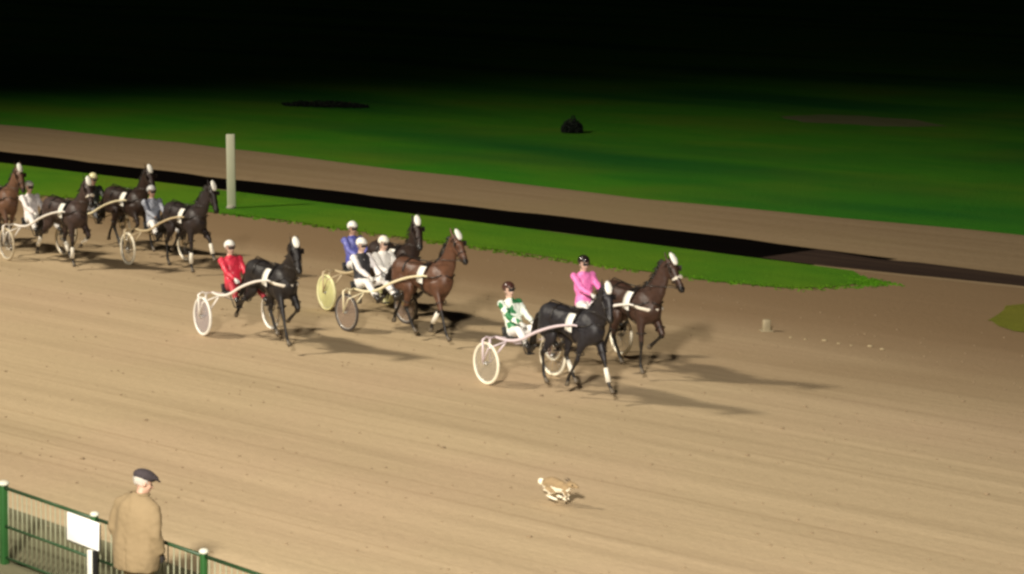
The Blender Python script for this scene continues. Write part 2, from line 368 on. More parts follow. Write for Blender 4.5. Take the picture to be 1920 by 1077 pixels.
# ================================================================ HORSES
TR = [(-1.18, 1.20, .09, .14), (-1.09, 1.21, .19, .22), (-.92, 1.24, .25, .28), (-.70, 1.25, .25, .265), (-.42, 1.23, .235, .255),
      (-.15, 1.19, .26, .295), (.10, 1.17, .25, .33), (.32, 1.20, .22, .31), (.48, 1.24, .17, .25), (.58, 1.27, .09, .15)]   # x, z, r lateral, r vertical
TRS = cr(TR, 6)
def trunk_at(x):
    for a, b in zip(TRS, TRS[1:]):
        if a[0] <= x <= b[0]:
            t = (x - a[0]) / (b[0] - a[0] + 1e-9); return [p + (q - p) * t for p, q in zip(a, b)]
    return TRS[-1] if x > 0 else TRS[0]
FORE = {'reach': [(.34, 1.02), (.66, .78), (.84, .43), (.93, .34)],
        'stance': [(.30, 1.0), (.34, .55), (.33, .15), (.41, .02)],
        'push': [(.26, 1.0), (.10, .57), (-.13, .22), (-.17, .08)],
        'fold': [(.34, 1.0), (.56, .70), (.27, .50), (.16, .42)],
        'plant': [(.34, 1.02), (.53, .60), (.68, .20), (.79, .08)]}
HIND = {'reach': [(-.78, 1.08), (-.52, .88), (-.62, .52), (-.40, .19), (-.29, .08)],
        'stance': [(-.85, 1.08), (-.68, .86), (-.95, .55), (-.90, .14), (-.80, .02)],
        'push': [(-.88, 1.08), (-.80, .84), (-1.16, .60), (-1.36, .24), (-1.40, .10)],
        'fold': [(-.82, 1.08), (-.60, .86), (-.95, .66), (-1.16, .40), (-1.26, .30)],
        'kick': [(-.88, 1.08), (-.78, .86), (-1.15, .66), (-1.42, .40), (-1.50, .29)]}

def build_horse(loc, rz, label, coat, legs, dark, boots, neck=0.0, yaw=0.0, sc=1.0, nose=0.0, mane=True, stock=None, bootm=None, collar=False, roll=False):
    """legs = (fore right, fore left, hind right, hind left); local +X forward, -Y is the animal's right side"""
    t = thing('race_horse', loc, rz, label, 'horse', 'harness race horses'); t.scale = (sc,) * 3
    bm = bmesh.new()
    ctube(bm, [(x, 0, z, a, b) for x, z, a, b in TR], 18, 3)
    # haunch and shoulder masses
    for s in (-1, 1):
        ball(bm, (-.88, .13 * s, 1.12), (.24, .14, .29), 14); ball(bm, (.28, .12 * s, 1.12), (.18, .11, .27), 14)
    ball(bm, (.02, 0, 1.44), (.26, .09, .085), 12)                                          # withers
    # neck and head, with a sideways turn
    base = Vector((.36, 0, 1.30))
    def Hd(x, z):
        v = Vector((x, 0, z)) - base
        v = Matrix.Rotation(-neck, 3, 'Y') @ v
        k = max(0, min(1, v.length / .7)); v = Matrix.Rotation(yaw * k, 3, 'Z') @ v
        return base + v
    nk = [(.26, 1.26, .15, .30), (.46, 1.42, .125, .25), (.64, 1.62, .10, .195), (.78, 1.82, .082, .155), (.90, 1.98, .078, .12)]
    s = cr(nk, 4); tube(bm, [Hd(q[0], q[1]) for q in s], [(q[2], q[3]) for q in s], 14)
    poll = Hd(.93, 2.02)
    def HH(f, d):     # along the face (down f), depth d forward, from the poll
        ax = (Matrix.Rotation(yaw, 3, 'Z') @ (Matrix.Rotation(-neck * .4 - nose, 3, 'Y') @ Vector((.52, 0, -.85)))).normalized()
        up = (Matrix.Rotation(yaw, 3, 'Z') @ (Matrix.Rotation(-neck * .4 - nose, 3, 'Y') @ Vector((.85, 0, .52)))).normalized()
        return poll + ax * f + up * d
    hd = [(-.05, -.01, .07, .075), (.08, -.02, .09, .115), (.20, -.03, .098, .145), (.32, -.015, .078, .118), (.44, .0, .058, .085), (.54, .005, .058, .070), (.61, .0, .052, .055), (.64, -.01, .03, .035)]
    s = cr(hd, 4); tube(bm, [HH(q[0], q[1]) for q in s], [(q[2], q[3]) for q in s], 14)
    latv = Matrix.Rotation(yaw, 3, 'Z') @ Vector((0, 1, 0))
    for sd in (-1, 1):                                                                     # ears
        a = HH(-.02, .01) + latv * .055 * sd; b = HH(-.13, .05) + latv * .075 * sd; c = HH(-.21, .075) + latv * .07 * sd
        tube(bm, [a, b, c], [(.03, .03), (.03, .022), (.008, .008)], 8)
        ball(bm, HH(.17, .06) + latv * .085 * sd, .026, 8)                                  # brow
        ball(bm, HH(.57, .035) + latv * .045 * sd, .024, 8)                                 # nostril flare
    # legs
    hoofs = []; LEGTOP = []
    for i, (sd, nm) in enumerate(zip((-1, 1, -1, 1), legs)):
        y = .155 * sd
        if i < 2:
            e, k, f, h = FORE[nm]
            ctube(bm, [(e[0] - .04, y, 1.16, .10, .16), (e[0], y, e[1] - .02, .085, .115), ((e[0] + k[0]) / 2, y, (e[1] + k[1]) / 2, .062, .072), (k[0], y, k[1], .044, .05)], 12)
            ctube(bm, [(k[0], y, k[1], .046, .05), (k[0] * .6 + f[0] * .4, y, k[1] * .6 + f[1] * .4, .028, .034), (f[0], y, f[1], .034, .04), (h[0] - (h[0] - f[0]) * .35, y, h[1] + (f[1] - h[1]) * .35, .032, .034)], 10)
            LEGTOP.append(e)
        else:
            hp, st, k, f, h = HIND[nm]
            ctube(bm, [(hp[0], y * .9, hp[1], .14, .26), (st[0] - .04, y, st[1] + .05, .10, .165), ((st[0] + k[0]) / 2, y, (st[1] + k[1]) / 2, .062, .08), (k[0], y, k[1], .044, .058)], 12)
            ctube(bm, [(k[0] - .02, y, k[1] + .02, .042, .058), (k[0] * .6 + f[0] * .4, y, k[1] * .6 + f[1] * .4, .03, .038), (f[0], y, f[1], .036, .042), (h[0] - (h[0] - f[0]) * .35, y, h[1] + (f[1] - h[1]) * .35, .033, .036)], 10)
        if i > 1: LEGTOP.append(st)
        d = (Vector((h[0], 0, h[1])) - Vector((f[0], 0, f[1]))).normalized()
        hc = Vector((h[0], y, h[1]))
        tube(bm, [hc - d * .065, hc - d * .01, hc + d * .045], [.042, .05, .058], 10)       # hoof
        hoofs.append((hc, k, f, y))
    bm = remeshed(bm, .021, 4, .5)
    for v in bm.verts:
        c = v.co; k = 1 if c.z > .62 else .25
        v.co += v.normal * k * (noise.noise(Vector((c.x * 4.2, c.y * 6, c.z * 3.1))) * .022 + noise.noise(c * 13) * .006)
    # coat, black points and hooves by place on the body
    for f in bm.faces:
        c = f.calc_center_median(); mi = 0
        for hc, k, ft, y in hoofs:
            if c.y * y < 0: continue
            K = Vector((k[0], y, k[1])); Fv = Vector((ft[0], y, ft[1]))
            dk = Fv - K; tt = (c - K).dot(dk) / dk.length_squared
            near = (c - (K + dk * max(0, min(1, tt)))).length
            w = .06 * noise.noise(c * 9)
            if near < .075 and tt > -.05 + w: mi = 1 if not (stock and tt > .55) else 3
            if (c - hc).length < .115 and mi != 3: mi = 1 if not stock else 3
            if (c - hc).length < .07: mi = 2
        if (c - HH(.62, 0)).length < .11: mi = 1
        f.material_index = mi
    for sd in (-1, 1):                                                                     # eyes
        ball(bm, HH(.175, .052) + latv * .093 * sd, .019, 10, 4)
    o = finish(bm, 'body', [coat, dark, mat('hoof_horn', (.10, .08, .055), .5), mat('stocking_white', (.62, .56, .44), .7), mat('horse_eye', (.006, .004, .003), .08, .0)], t)
    # mane: ragged strip of locks on the far/near side of the crest
    rnd = random.Random(int(abs(loc[0]) * 77))
    if mane:
        bm = bmesh.new(); cs = cr(nk, 11)
        def crest(q, o=.93): return Hd(q[0], q[1]) + (Hd(q[0] - .06, q[1] + .04) - Hd(q[0], q[1])).normalized() * q[3] * o
        tube(bm, [crest(q, .86) for q in cs[4:44]], .022, 6)
        for i in range(34):
            u = i / 33; q = cr(nk, 11)[min(44, int(u * 38) + 5)]
            p = Hd(q[0], q[1]) + (Hd(q[0] - .06, q[1] + .04) - Hd(q[0], q[1])).normalized() * q[3] * .93
            fl = Vector((-.16 - rnd.random() * .1, (rnd.random() - .5) * .16 + .03, -.02 - rnd.random() * .12)) * (1.0 - .3 * u)
            tube(bm, [p + Vector((.02, 0, -.03)), p + fl * .5 + Vector((0, 0, .035)), p + fl], [.022, .018, .004], 5)
        finish(bm, 'mane', mat('mane_black', (.012, .009, .007), .5), t)
        bm = bmesh.new()
        for i in range(6):
            p = HH(-.03, .05) + latv * rnd.uniform(-.03, .03); tube(bm, [p, p + (HH(.1, .07) - HH(0, 0)) * .8, p + HH(.19, .07) - HH(0, 0)], [.015, .014, .004], 5)
        finish(bm, 'forelock', mat('mane_black', (.012, .009, .007), .5), t)
    bm = bmesh.new()
    for i in range(18):
        a = rnd.uniform(-.05, .05); b = rnd.uniform(-.07, .07); l = rnd.uniform(.75, 1.0)
        tube(bm, [(-1.18, a * .4, 1.30), (-1.30, a, 1.22), (-1.42, a + b * .5, 1.0), (-1.46 + rnd.uniform(-.05, .05), a + b, 1.3 - .62 * l), (-1.5 + rnd.uniform(-.1, .03), a + b * 1.5, 1.3 - .85 * l)], [.03, .03, .026, .02, .004], 6)
    finish(bm, 'tail', mat('mane_black', (.012, .009, .007), .5), t)
    # harness
    lea = mat('harness_leather', (.018, .014, .012), .35, .3, 9)
    def hoop(bm, x, w, off, a0=0, a1=2 * math.pi, n=28, lean=0.0, thick=.008):
        prev = None
        for i in range(n + 1):
            a = a0 + (a1 - a0) * i / n
            row = []
            for dx in (-w, w):
                q = trunk_at(x + dx)
                for of in (off, off + thick):
                    row.append(bm.verts.new((x + dx + lean * math.cos(a), (q[2] + of) * math.sin(a), q[1] + (q[3] + of) * math.cos(a))))
            if prev:
                for A, B in ((0, 1), (1, 3), (3, 2), (2, 0)): bm.faces.new((prev[A], prev[B], row[B], row[A]))
            prev = row
    bm = bmesh.new()
    hoop(bm, .0, .045, .014); hoop(bm, .0, .09, .020, -1.0, 1.0)
    hoop(bm, -.62, .018, .012, -1.5, 1.5)
    for sd in (-1, 1):
        tube(bm, [(.5, .13 * sd, 1.33), (.36, .235 * sd, 1.27), (.05, .295 * sd, 1.24)], .014, 6)
        tube(bm, [(.02, .29 * sd, 1.22), (-.42, .30 * sd, 1.18), (-.95, .30 * sd, 1.02)], .011, 6)
    tube(bm, [(.59, -.12, 1.34), (.66, 0, 1.28), (.59, .12, 1.34)], .016, 6)
    tube(bm, [(.0, 0, 1.52), (-.4, 0, 1.52), (-.9, 0, 1.56), (-1.16, 0, 1.38)], .012, 6)
    finish(bm, 'harness', lea, t)
    if collar:
        bm = bmesh.new(); tube(bm, [(.12, -.26, 1.22), (.36, -.245, 1.20), (.52, -.16, 1.19), (.585, 0, 1.19), (.52, .16, 1.19), (.36, .245, 1.20), (.12, .26, 1.22)], (.030, .022), 8, ref=Vector((0, 0, 1)))
        for v in bm.verts: v.co += Vector((noise.noise(v.co * 40), noise.noise(v.co * 37 + Vector((9, 0, 0))), noise.noise(v.co * 33))) * .012
        finish(bm, 'breast_collar', mat('sheepskin', (.70, .64, .54), .9, .1, 30, bump=.5), t)
    if roll:
        bm = bmesh.new(); tube(bm, [HH(.36, -.02) + latv * -.085, HH(.36, .075) + latv * -.06, HH(.36, .105), HH(.36, .075) + latv * .06, HH(.36, -.02) + latv * .085], [.022, .032, .036, .032, .022], 10)
        finish(bm, 'noseband', mat('sheepskin', (.70, .64, .54)), t)
    for i, (hc, k, f, y) in enumerate(hoofs):                                            # hopple loops round the upper legs
        P0 = Vector((k[0], y, k[1])); P1 = Vector((LEGTOP[i][0], y, LEGTOP[i][1])); q = P0.lerp(P1, .38); d = (P1 - P0).normalized(); a = Vector((0, 1, 0)); b_ = d.cross(a)
        bh = bmesh.new(); tube(bh, [q + a * .085 * math.cos(w) + b_ * .10 * math.sin(w) for w in [2 * math.pi * n / 16 for n in range(17)]], .012, 6)
        finish(bh, 'hopple', lea, t)
    bm = bmesh.new()
    def ringh(f, ra, rb, r=.010):
        pts = []
        ax = (HH(1, 0) - HH(0, 0)); up = (HH(0, 1) - HH(0, 0))
        for k in range(17):
            a = 2 * math.pi * k / 16; pts.append(HH(f, -.01) + latv * ra * math.cos(a) + up * rb * math.sin(a))
        tube(bm, pts, r, 6)
    ringh(.05, .10, .125); ringh(.38, .082, .115); ringh(.50, .068, .09, .007)
    for sd in (-1, 1):
        tube(bm, [HH(.03, .03) + latv * .09 * sd, HH(.2, .0) + latv * .108 * sd, HH(.37, .01) + latv * .078 * sd, HH(.52, -.01) + latv * .066 * sd], .009, 6)
        box(bm, HH(.17, .05) + latv * .125 * sd, (.10, .012, .10), Matrix.Rotation(yaw + .35 * sd, 4, 'Z'), 0, .004)      # blinker cups
    finish(bm, 'bridle', lea, t)
    wm = mat('number_white', (.86, .85, .78), .5, .05)
    bm = bmesh.new()                                                                       # white head number between the ears
    rot = (latv.cross(HH(0, 1) - HH(0, 0))).normalized()
    tube(bm, [HH(.13, .125), HH(.09, .135), HH(.02, .14), HH(-.07, .13), HH(-.12, .11)], [(.034, .022), (.058, .026), (.072, .028), (.058, .024), (.022, .016)], 14, 0, True, latv)
    finish(bm, 'head_number', wm, t)
    for a0, a1 in ((math.pi * .22, math.pi * .55), (-math.pi * .55, -math.pi * .22)):
        bm = bmesh.new(); hoop(bm, -.03, .095, .03, a0, a1, 10); finish(bm, 'number_cloth', wm, t)
    bm = bmesh.new()
    for i, (hc, k, f, y) in enumerate(hoofs):
        if not boots[i]: continue
        K = Vector((k[0], y, k[1])); Fv = Vector((f[0], y, f[1]))
        bo = bmesh.new(); tube(bo, [K.lerp(Fv, .28), K.lerp(Fv, .6), K.lerp(Fv, .92)], [.044, .046, .052], 12)
        finish(bo, 'leg_boot', bootm or mat('boot_white', (.78, .74, .64), .6), t)
    bm.free()
    t['_bit'] = [float(v) for v in (HH(.53, -.01))]
    return t

# ================================================================ SULKY
def spoke_wheel(parent, y, tyre_m, disc_m, rimm, R0=.345, spokes=22, tr=.026):
    w = thing('wheel', (0, y, R0 + tr), 0, None, None); w.parent = parent
    bm = bmesh.new(); pts = [(R0 * math.cos(a), 0, R0 * math.sin(a)) for a in [2 * math.pi * k / 40 for k in range(41)]]
    tube(bm, pts, tr, 8, 0, False); bmesh.ops.remove_doubles(bm, verts=bm.verts, dist=.0005); finish(bm, 'tyre', tyre_m, w)
    bm = bmesh.new(); pts = [((R0 - .032) * math.cos(a), 0, (R0 - .032) * math.sin(a)) for a in [2 * math.pi * k / 40 for k in range(41)]]
    tube(bm, pts, (.016, .010), 6, 0, False); finish(bm, 'rim', rimm, w)
    bm = bmesh.new()
    tube(bm, [(0, -.06, 0), (0, -.02, 0), (0, .02, 0), (0, .06, 0)], [.018, .035, .035, .018], 10, ref=Vector((1, 0, 0)))
    if not disc_m:
        for k in range(spokes):
            a = 2 * math.pi * k / spokes; s = .02 if k % 2 else -.02
            tube(bm, [(.03 * math.cos(a + .3), s, .03 * math.sin(a + .3)), ((R0 - .035) * math.cos(a), 0, (R0 - .035) * math.sin(a))], .0035, 4)
    finish(bm, 'hub', mat('hub_metal', (.5, .5, .48), .3, .1, metal=.8), w)
    if disc_m:
        bm = bmesh.new()
        for s in (-1, 1):
            prev = None; n = 40
            c = bm.verts.new((0, .035 * s, 0)); ring = [bm.verts.new(((R0 - .04) * math.cos(2 * math.pi * k / n), .012 * s, (R0 - .04) * math.sin(2 * math.pi * k / n))) for k in range(n)]
            for k in range(n): bm.faces.new((c, ring[k], ring[(k + 1) % n]))
        finish(bm, 'wheel_disc', disc_m, w)
    return w

def build_sulky(loc, rz, label, frame_m, tyre_m, disc_m, far_disc=None, sc=1.0, wide=.72, seat_w=.22):
    t = thing('racing_sulky', loc, rz, label, 'sulky', 'racing sulkies'); t.scale = (sc,) * 3
    rimm = mat('rim_metal', (.55, .54, .5), .35, .1, metal=.6)
    for s in (-1, 1):
        spoke_wheel(t, wide * s, tyre_m, disc_m if s < 0 else far_disc, rimm)
    for s in (-1, 1):                                                                      # shafts
        bm = bmesh.new()
        ctube(bm, [(-.06, .50 * s, .80, .022, .022), (.30, .50 * s, .80, .024, .026), (.62, .47 * s, .87, .024, .028), (1.0, .42 * s, 1.06, .023, .026), (1.4, .36 * s, 1.21, .02, .024), (1.76, .31 * s, 1.29, .018, .02), (1.92, .30 * s, 1.30, .015, .015)], 10)
        finish(bm, 'shaft', frame_m, t)
        bm = bmesh.new()                                                                   # wheel fork, mud guard stay
        y0 = (wide - .075) * s; y1 = (wide + .075) * s
        for yy in (y0, y1):
            tube(bm, [(0, yy, .371), (-.01, yy, .60), (-.02, yy, .79)], [.016, .019, .021], 8)
        tube(bm, [(-.02, y1, .79), (-.02, wide * s, .825), (-.02, y0, .80), (-.06, .50 * s, .80)], .02, 8)
        tube(bm, [(0, y0, .371), (.30, .52 * s, .79)], .015, 8)
        tube(bm, [(0, y1, .40), (.13, (wide + .06) * s, .66), (.34, .55 * s, .80)], .013, 8)
        finish(bm, 'wheel_fork', frame_m, t)
        bm = bmesh.new(); tube(bm, [(.62, .45 * s, .85), (.66, .38 * s, .62), (.66, .30 * s, .60), (.66, .22 * s, .62)], .011, 7)
        box(bm, (.67, .30 * s, .615), (.11, .14, .015), None, 0, .004)
        finish(bm, 'foot_rest', mat('dark_metal', (.05, .05, .05), .4, metal=.6), t)
    bm = bmesh.new()
    ctube(bm, [(-.06, -.50, .80, .022, .022), (-.15, -.25, .74, .022, .022), (-.17, 0, .72, .022, .022), (-.15, .25, .74, .022, .022), (-.06, .50, .80, .022, .022)], 10)
    tube(bm, [(.30, -.50, .80), (.12, -.2, .68), (.12, .2, .68), (.30, .50, .80)], .017, 8)
    tube(bm, [(-.17, 0, .72), (.12, 0, .68)], .016, 8)
    finish(bm, 'arch', frame_m, t)
    bm = bmesh.new()
    box(bm, (-.10, 0, .765), (.30, seat_w * 2, .045), Matrix.Rotation(R(-5), 4, 'Y'), 0, .018)
    box(bm, (-.27, 0, .84), (.04, seat_w * 1.8, .14), Matrix.Rotation(R(-18), 4, 'Y'), 0, .015)
    finish(bm, 'seat', mat('seat_black', (.02, .02, .02), .5), t)
    return t

# ================================================================ PEOPLE
def fist(bm, wrist, d, up, sd, mi=0, grip=1.0, L=.085):
    """palm and five bent fingers; d = along the forearm, up = back of the hand, sd = side of the thumb"""
    d = d.normalized(); up = (up - d * up.dot(d)).normalized(); lat = d.cross(up).normalized() * sd
    c = wrist + d * .045
    tube(bm, [wrist - d * .01, wrist + d * .02, wrist + d * .06, wrist + d * L], [(.024, .022), (.034, .019), (.041, .018), (.038, .016)], 10, mi, True, lat)
    for i, (o, l) in enumerate(((.030, .062), (.010, .070), (-.010, .066), (-.029, .052))):
        k0 = wrist + d * (L - .008) + lat * o + up * .002
        a1 = .9 * grip; a2 = 2.1 * grip; a3 = 3.0 * grip
        p1 = k0 + (d * math.cos(a1) - up * math.sin(a1)) * l * .50
        p2 = p1 + (d * math.cos(a2) - up * math.sin(a2)) * l * .36
        p3 = p2 + (d * math.cos(a3) - up * math.sin(a3)) * l * .28
        tube(bm, [k0 - d * .02, k0, p1, p2, p3], [.009, .0095, .009, .0082, .0065], 7, mi)
    a = wrist + d * .025 + lat * .030
    tube(bm, [a, a + lat * .016 + d * .026 - up * .012, a + lat * .004 + d * .05 - up * .03, a - lat * .016 + d * .058 - up * .036], [.012, .0115, .010, .007], 7, mi)

def person_meshes(t, J, skin, jacket, trousers, boots, helmet=None, glove=None, vest=None, face_dir=None, look=None, bulk=1.0, hair=None, vox=.0125, goggles=True):
    """J: joints in local space. pel, waist, chest, neck, head, and per side sh, el, wr, hip, kn, an, toe"""
    V = {k: Vector(v) for k, v in J.items()}
    fwd = (face_dir or Vector((1, 0, 0))).normalized(); look = (look or fwd).normalized()
    hup = (V['head'] - V['neck']).normalized(); hl = hup.cross(look).normalized(); lk = hl.cross(hup).normalized()
    HM = Matrix((lk, hl, hup)).transposed().to_4x4()
    lat = Vector((0, 0, 1)).cross(fwd).normalized()
    def torso(bm, g):
        tube(bm, [V['pel'] - (V['waist'] - V['pel']).normalized() * .08, V['pel'], V['waist'], V['chest'], V['chest'].lerp(V['neck'], .62), V['chest'].lerp(V['neck'], .98)],
             [(.10 + g, .08 + g), (.165 * bulk + g, .125 * bulk + g), (.145 * bulk + g, .112 * bulk + g), (.175 * bulk + g, .122 * bulk + g), (.155 * bulk + g, .095 + g), (.062 + g, .06 + g)], 16, 0, True, lat)
    def arms(bm, g, end=1.0):
        for s in 'RL':
            w = V['el' + s].lerp(V['wr' + s], end)
            ball(bm, V['sh' + s], .062 + g, 10)
            tube(bm, [V['sh' + s].lerp(V['chest'], .3), V['sh' + s], V['sh' + s].lerp(V['el' + s], .5), V['el' + s]], [.06 + g, .056 + g, .048 + g, .040 + g], 10)
            tube(bm, [V['el' + s], V['el' + s].lerp(w, .35), w], [.041 + g, .042 + g, .028 + g * 1.1], 10)
    def legs(bm, g, end=1.0):
        for s in 'RL':
            a = V['kn' + s].lerp(V['an' + s], end)
            tube(bm, [V['hip' + s], V['hip' + s].lerp(V['kn' + s], .35), V['kn' + s]], [.09 + g, .082 + g, .056 + g], 12)
            tube(bm, [V['kn' + s], V['kn' + s].lerp(a, .35), a], [.056 + g, .057 + g, .036 + g * 1.2], 12)
    def at(x, y, z): return V['head'] + HM.to_3x3() @ Vector((x, y, z))
    # the body: one continuous skin
    bm = bmesh.new(); torso(bm, 0); arms(bm, -.002); legs(bm, 0)
    tube(bm, [V['chest'].lerp(V['neck'], .7), V['neck'], V['head']], [.06, .054, .055], 10)
    ball(bm, at(-.01, 0, .035), (.098, .076, .098), 16, 0, HM); ball(bm, at(.025, 0, -.045), (.066, .056, .068), 12, 0, HM)
    ball(bm, at(.062, 0, -.092), (.026, .028, .022), 8, 0, HM)
    tube(bm, [at(.088, 0, .012), at(.108, 0, -.022), at(.088, 0, -.036)], [.010, .016, .012], 8)
    for sd in (-1, 1): ball(bm, at(-.005, .078 * sd, -.01), (.020, .012, .032), 8, 0, HM); ball(bm, at(.062, .034 * sd, -.02), (.028, .024, .026), 8, 0, HM)
    bm = remeshed(bm, vox, 2, .5)
    for sd in (-1, 1): ball(bm, at(.079, .031 * sd, .010), (.011, .014, .009), 8, 1, HM)
    tube(bm, [at(.080, -.024, -.062), at(.089, 0, -.060), at(.080, .024, -.062)], [(.004, .004), (.0075, .006), (.004, .004)], 6, 2)
    for s, sd in (('R', 1), ('L', -1)):
        d = V['wr' + s] - V['el' + s]
        fist(bm, V['wr' + s], d, V.get('hup' + s, Vector((0, 0, 1))), sd, 3, J.get('grip', 1.0) if not isinstance(J.get('grip'), tuple) else 1.0)
    finish(bm, 'body', [skin, mat('eye_dark', (.01, .008, .006), .2, 0), mat('lips', (.30, .12, .10), .5), glove or skin], t)
    # clothes
    bm = bmesh.new(); torso(bm, .016); arms(bm, .014, .93)
    bm = remeshed(bm, vox * 1.15, 3, .5)
    for v in bm.verts:
        n = noise.noise(v.co * 11) * .017 + noise.noise(v.co * 27) * .007; v.co += v.normal * n
    finish(bm, 'jacket', jacket, t)
    bm = bmesh.new(); legs(bm, .013, .86)
    tube(bm, [V['pel'] - (V['waist'] - V['pel']).normalized() * .1, V['pel'], V['pel'].lerp(V['waist'], .45)], [(.11, .09), (.178 * bulk, .14 * bulk), (.158 * bulk, .126 * bulk)], 16, 0, True, lat)
    bm = remeshed(bm, vox * 1.15, 3, .5)
    for v in bm.verts: v.co += v.normal * noise.noise(v.co * 12) * .008
    finish(bm, 'trousers', trousers, t)
    for s in 'RL':
        bm = bmesh.new(); an, toe, kn = V['an' + s], V['toe' + s], V['kn' + s]
        f = (toe - an).normalized(); up = (kn - an).normalized(); ft = (f - up * f.dot(up) * .6).normalized(); heel = an - ft * .055 - up * .055
        tube(bm, [an.lerp(kn, .30), an, an - up * .03 + ft * .01], [.052, .047, .05], 10)
        tube(bm, [heel, heel + ft * .08, heel + ft * .17 , heel + ft * .25, heel + ft * .275], [(.034, .034), (.042, .046), (.046, .038), (.040, .026), (.02, .014)], 10)
        bm = remeshed(bm, .011, 2, .5); finish(bm, 'boot', boots, t)
    if vest:
        bm = bmesh.new(); torso(bm, .03)
        bm = remeshed(bm, vox * 1.2, 2, .5)
        up = (V['chest'] - V['pel']).normalized()
        bmesh.ops.delete(bm, geom=[v for v in bm.verts if (v.co - V['waist'].lerp(V['pel'], .5)).dot(up) < 0], context='VERTS')
        finish(bm, 'vest', vest, t)
    if helmet:
        bm = bmesh.new(); ball(bm, at(-.015, 0, .055), (.128, .105, .112), 20, 0, HM)
        bmesh.ops.delete(bm, geom=[v for v in bm.verts if (HM.to_3x3().inverted() @ (v.co - V['head'])).z < .012 + (.03 if (HM.to_3x3().inverted() @ (v.co - V['head'])).x > .03 else -.02)], context='VERTS')
        bmesh.ops.solidify(bm, geom=bm.faces[:], thickness=.012)
        h = finish(bm, 'helmet', helmet, t)
        bm = bmesh.new(); tube(bm, [at(.085, -.07, .052), at(.135, -.04, .045), at(.145, 0, .044), at(.135, .04, .045), at(.085, .07, .052)], [(.012, .006)] * 5, 8, 0, True, Vector((0, 0, 1)))
        tube(bm, [at(.0, -.085, .01), at(.03, -.06, -.07), at(.045, 0, -.118), at(.03, .06, -.07), at(.0, .085, .01)], .005, 5)
        finish(bm, 'helmet_strap', mat('seat_black', (.02, .02, .02)), h)
        if goggles:
            bm = bmesh.new(); tube(bm, [at(.070, -.06, .012), at(.098, -.03, .014), at(.102, 0, .016), at(.098, .03, .014), at(.070, .06, .012)], [(.018, .008)] * 5, 8, 0, True, hup)
            finish(bm, 'goggles', mat('goggle_dark', (.02, .02, .025), .1), h)
    if hair:
        bm = bmesh.new(); ball(bm, at(-.022, 0, .045), (.106, .088, .104), 18, 0, HM)
        bmesh.ops.delete(bm, geom=[v for v in bm.verts if (lambda q: q.x > .045 and q.z < .07 or q.z < -.035)(HM.to_3x3().inverted() @ (v.co - V['head']))], context='VERTS')
        for v in bm.verts: v.co += v.normal * noise.noise(v.co * 40) * .012
        finish(bm, 'hair', hair, t)
    return at, HM

def driver_joints(lean=.28, hands=(.42, .98), drop=0.0, wide=.30, hy=.11, feet=.66):
    """seated with legs spread to the foot rests; lean back in radians"""
    pel = Vector((-.13, 0, .89 + drop)); up = Vector((-math.sin(lean), 0, math.cos(lean)))
    w = pel + up * .17; up2 = Vector((-math.sin(lean * .75), 0, math.cos(lean * .75))); ch = w + up2 * .20; ne = ch + up2 * .21; 
    hd = ne + Vector((.04 - .10 * math.sin(lean), 0, .135))
    J = dict(pel=pel, waist=w, chest=ch, neck=ne, head=hd)
    sh = ch + up2 * .125
    for s, sd in (('R', -1), ('L', 1)):
        S_ = sh + Vector((0, .185 * sd, 0)); Wr = Vector((hands[0], hy * sd, hands[1] + drop))
        d = Wr - S_; L = d.length; m = S_ + d * .5; k = math.sqrt(max(.0, .29 ** 2 - (L / 2) ** 2)) if L < .58 else 0
        if L > .56: Wr = S_ + d * (.56 / L); m = S_ + d * (.28 / L); k = .07
        El = m + Vector((0, .5 * sd, -.85)).normalized() * k
        J['sh' + s] = S_; J['wr' + s] = Wr; J['el' + s] = El
        hip = pel + Vector((.03, .09 * sd, -.02)); an = Vector((feet - .03, wide * sd, .70)); kn = (hip + an) / 2 
        dl = (an - hip).length; kk = math.sqrt(max(.002, .43 ** 2 - (dl / 2) ** 2)); kn = kn + Vector((0, .25 * sd, .97)).normalized() * kk
        J['hip' + s] = hip; J['kn' + s] = kn; J['an' + s] = an; J['toe' + s] = an + Vector((.12, 0, .04))
    return J

skin = mat('skin', (.52, .32, .23), .5, .08, 20)
skin2 = mat('skin_pale', (.62, .42, .33), .5, .08, 20)
glv = mat('glove_dark', (.03, .025, .025), .6)
wglv = mat('glove_white', (.75, .74, .7), .6)
whm = mat('helmet_white', (.85, .84, .78), .3, .05, coat=.4)
W_ = mat('breeches_white', (.82, .80, .78), .6, .06)
bk = mat('boot_black', (.02, .017, .015), .35, .2)

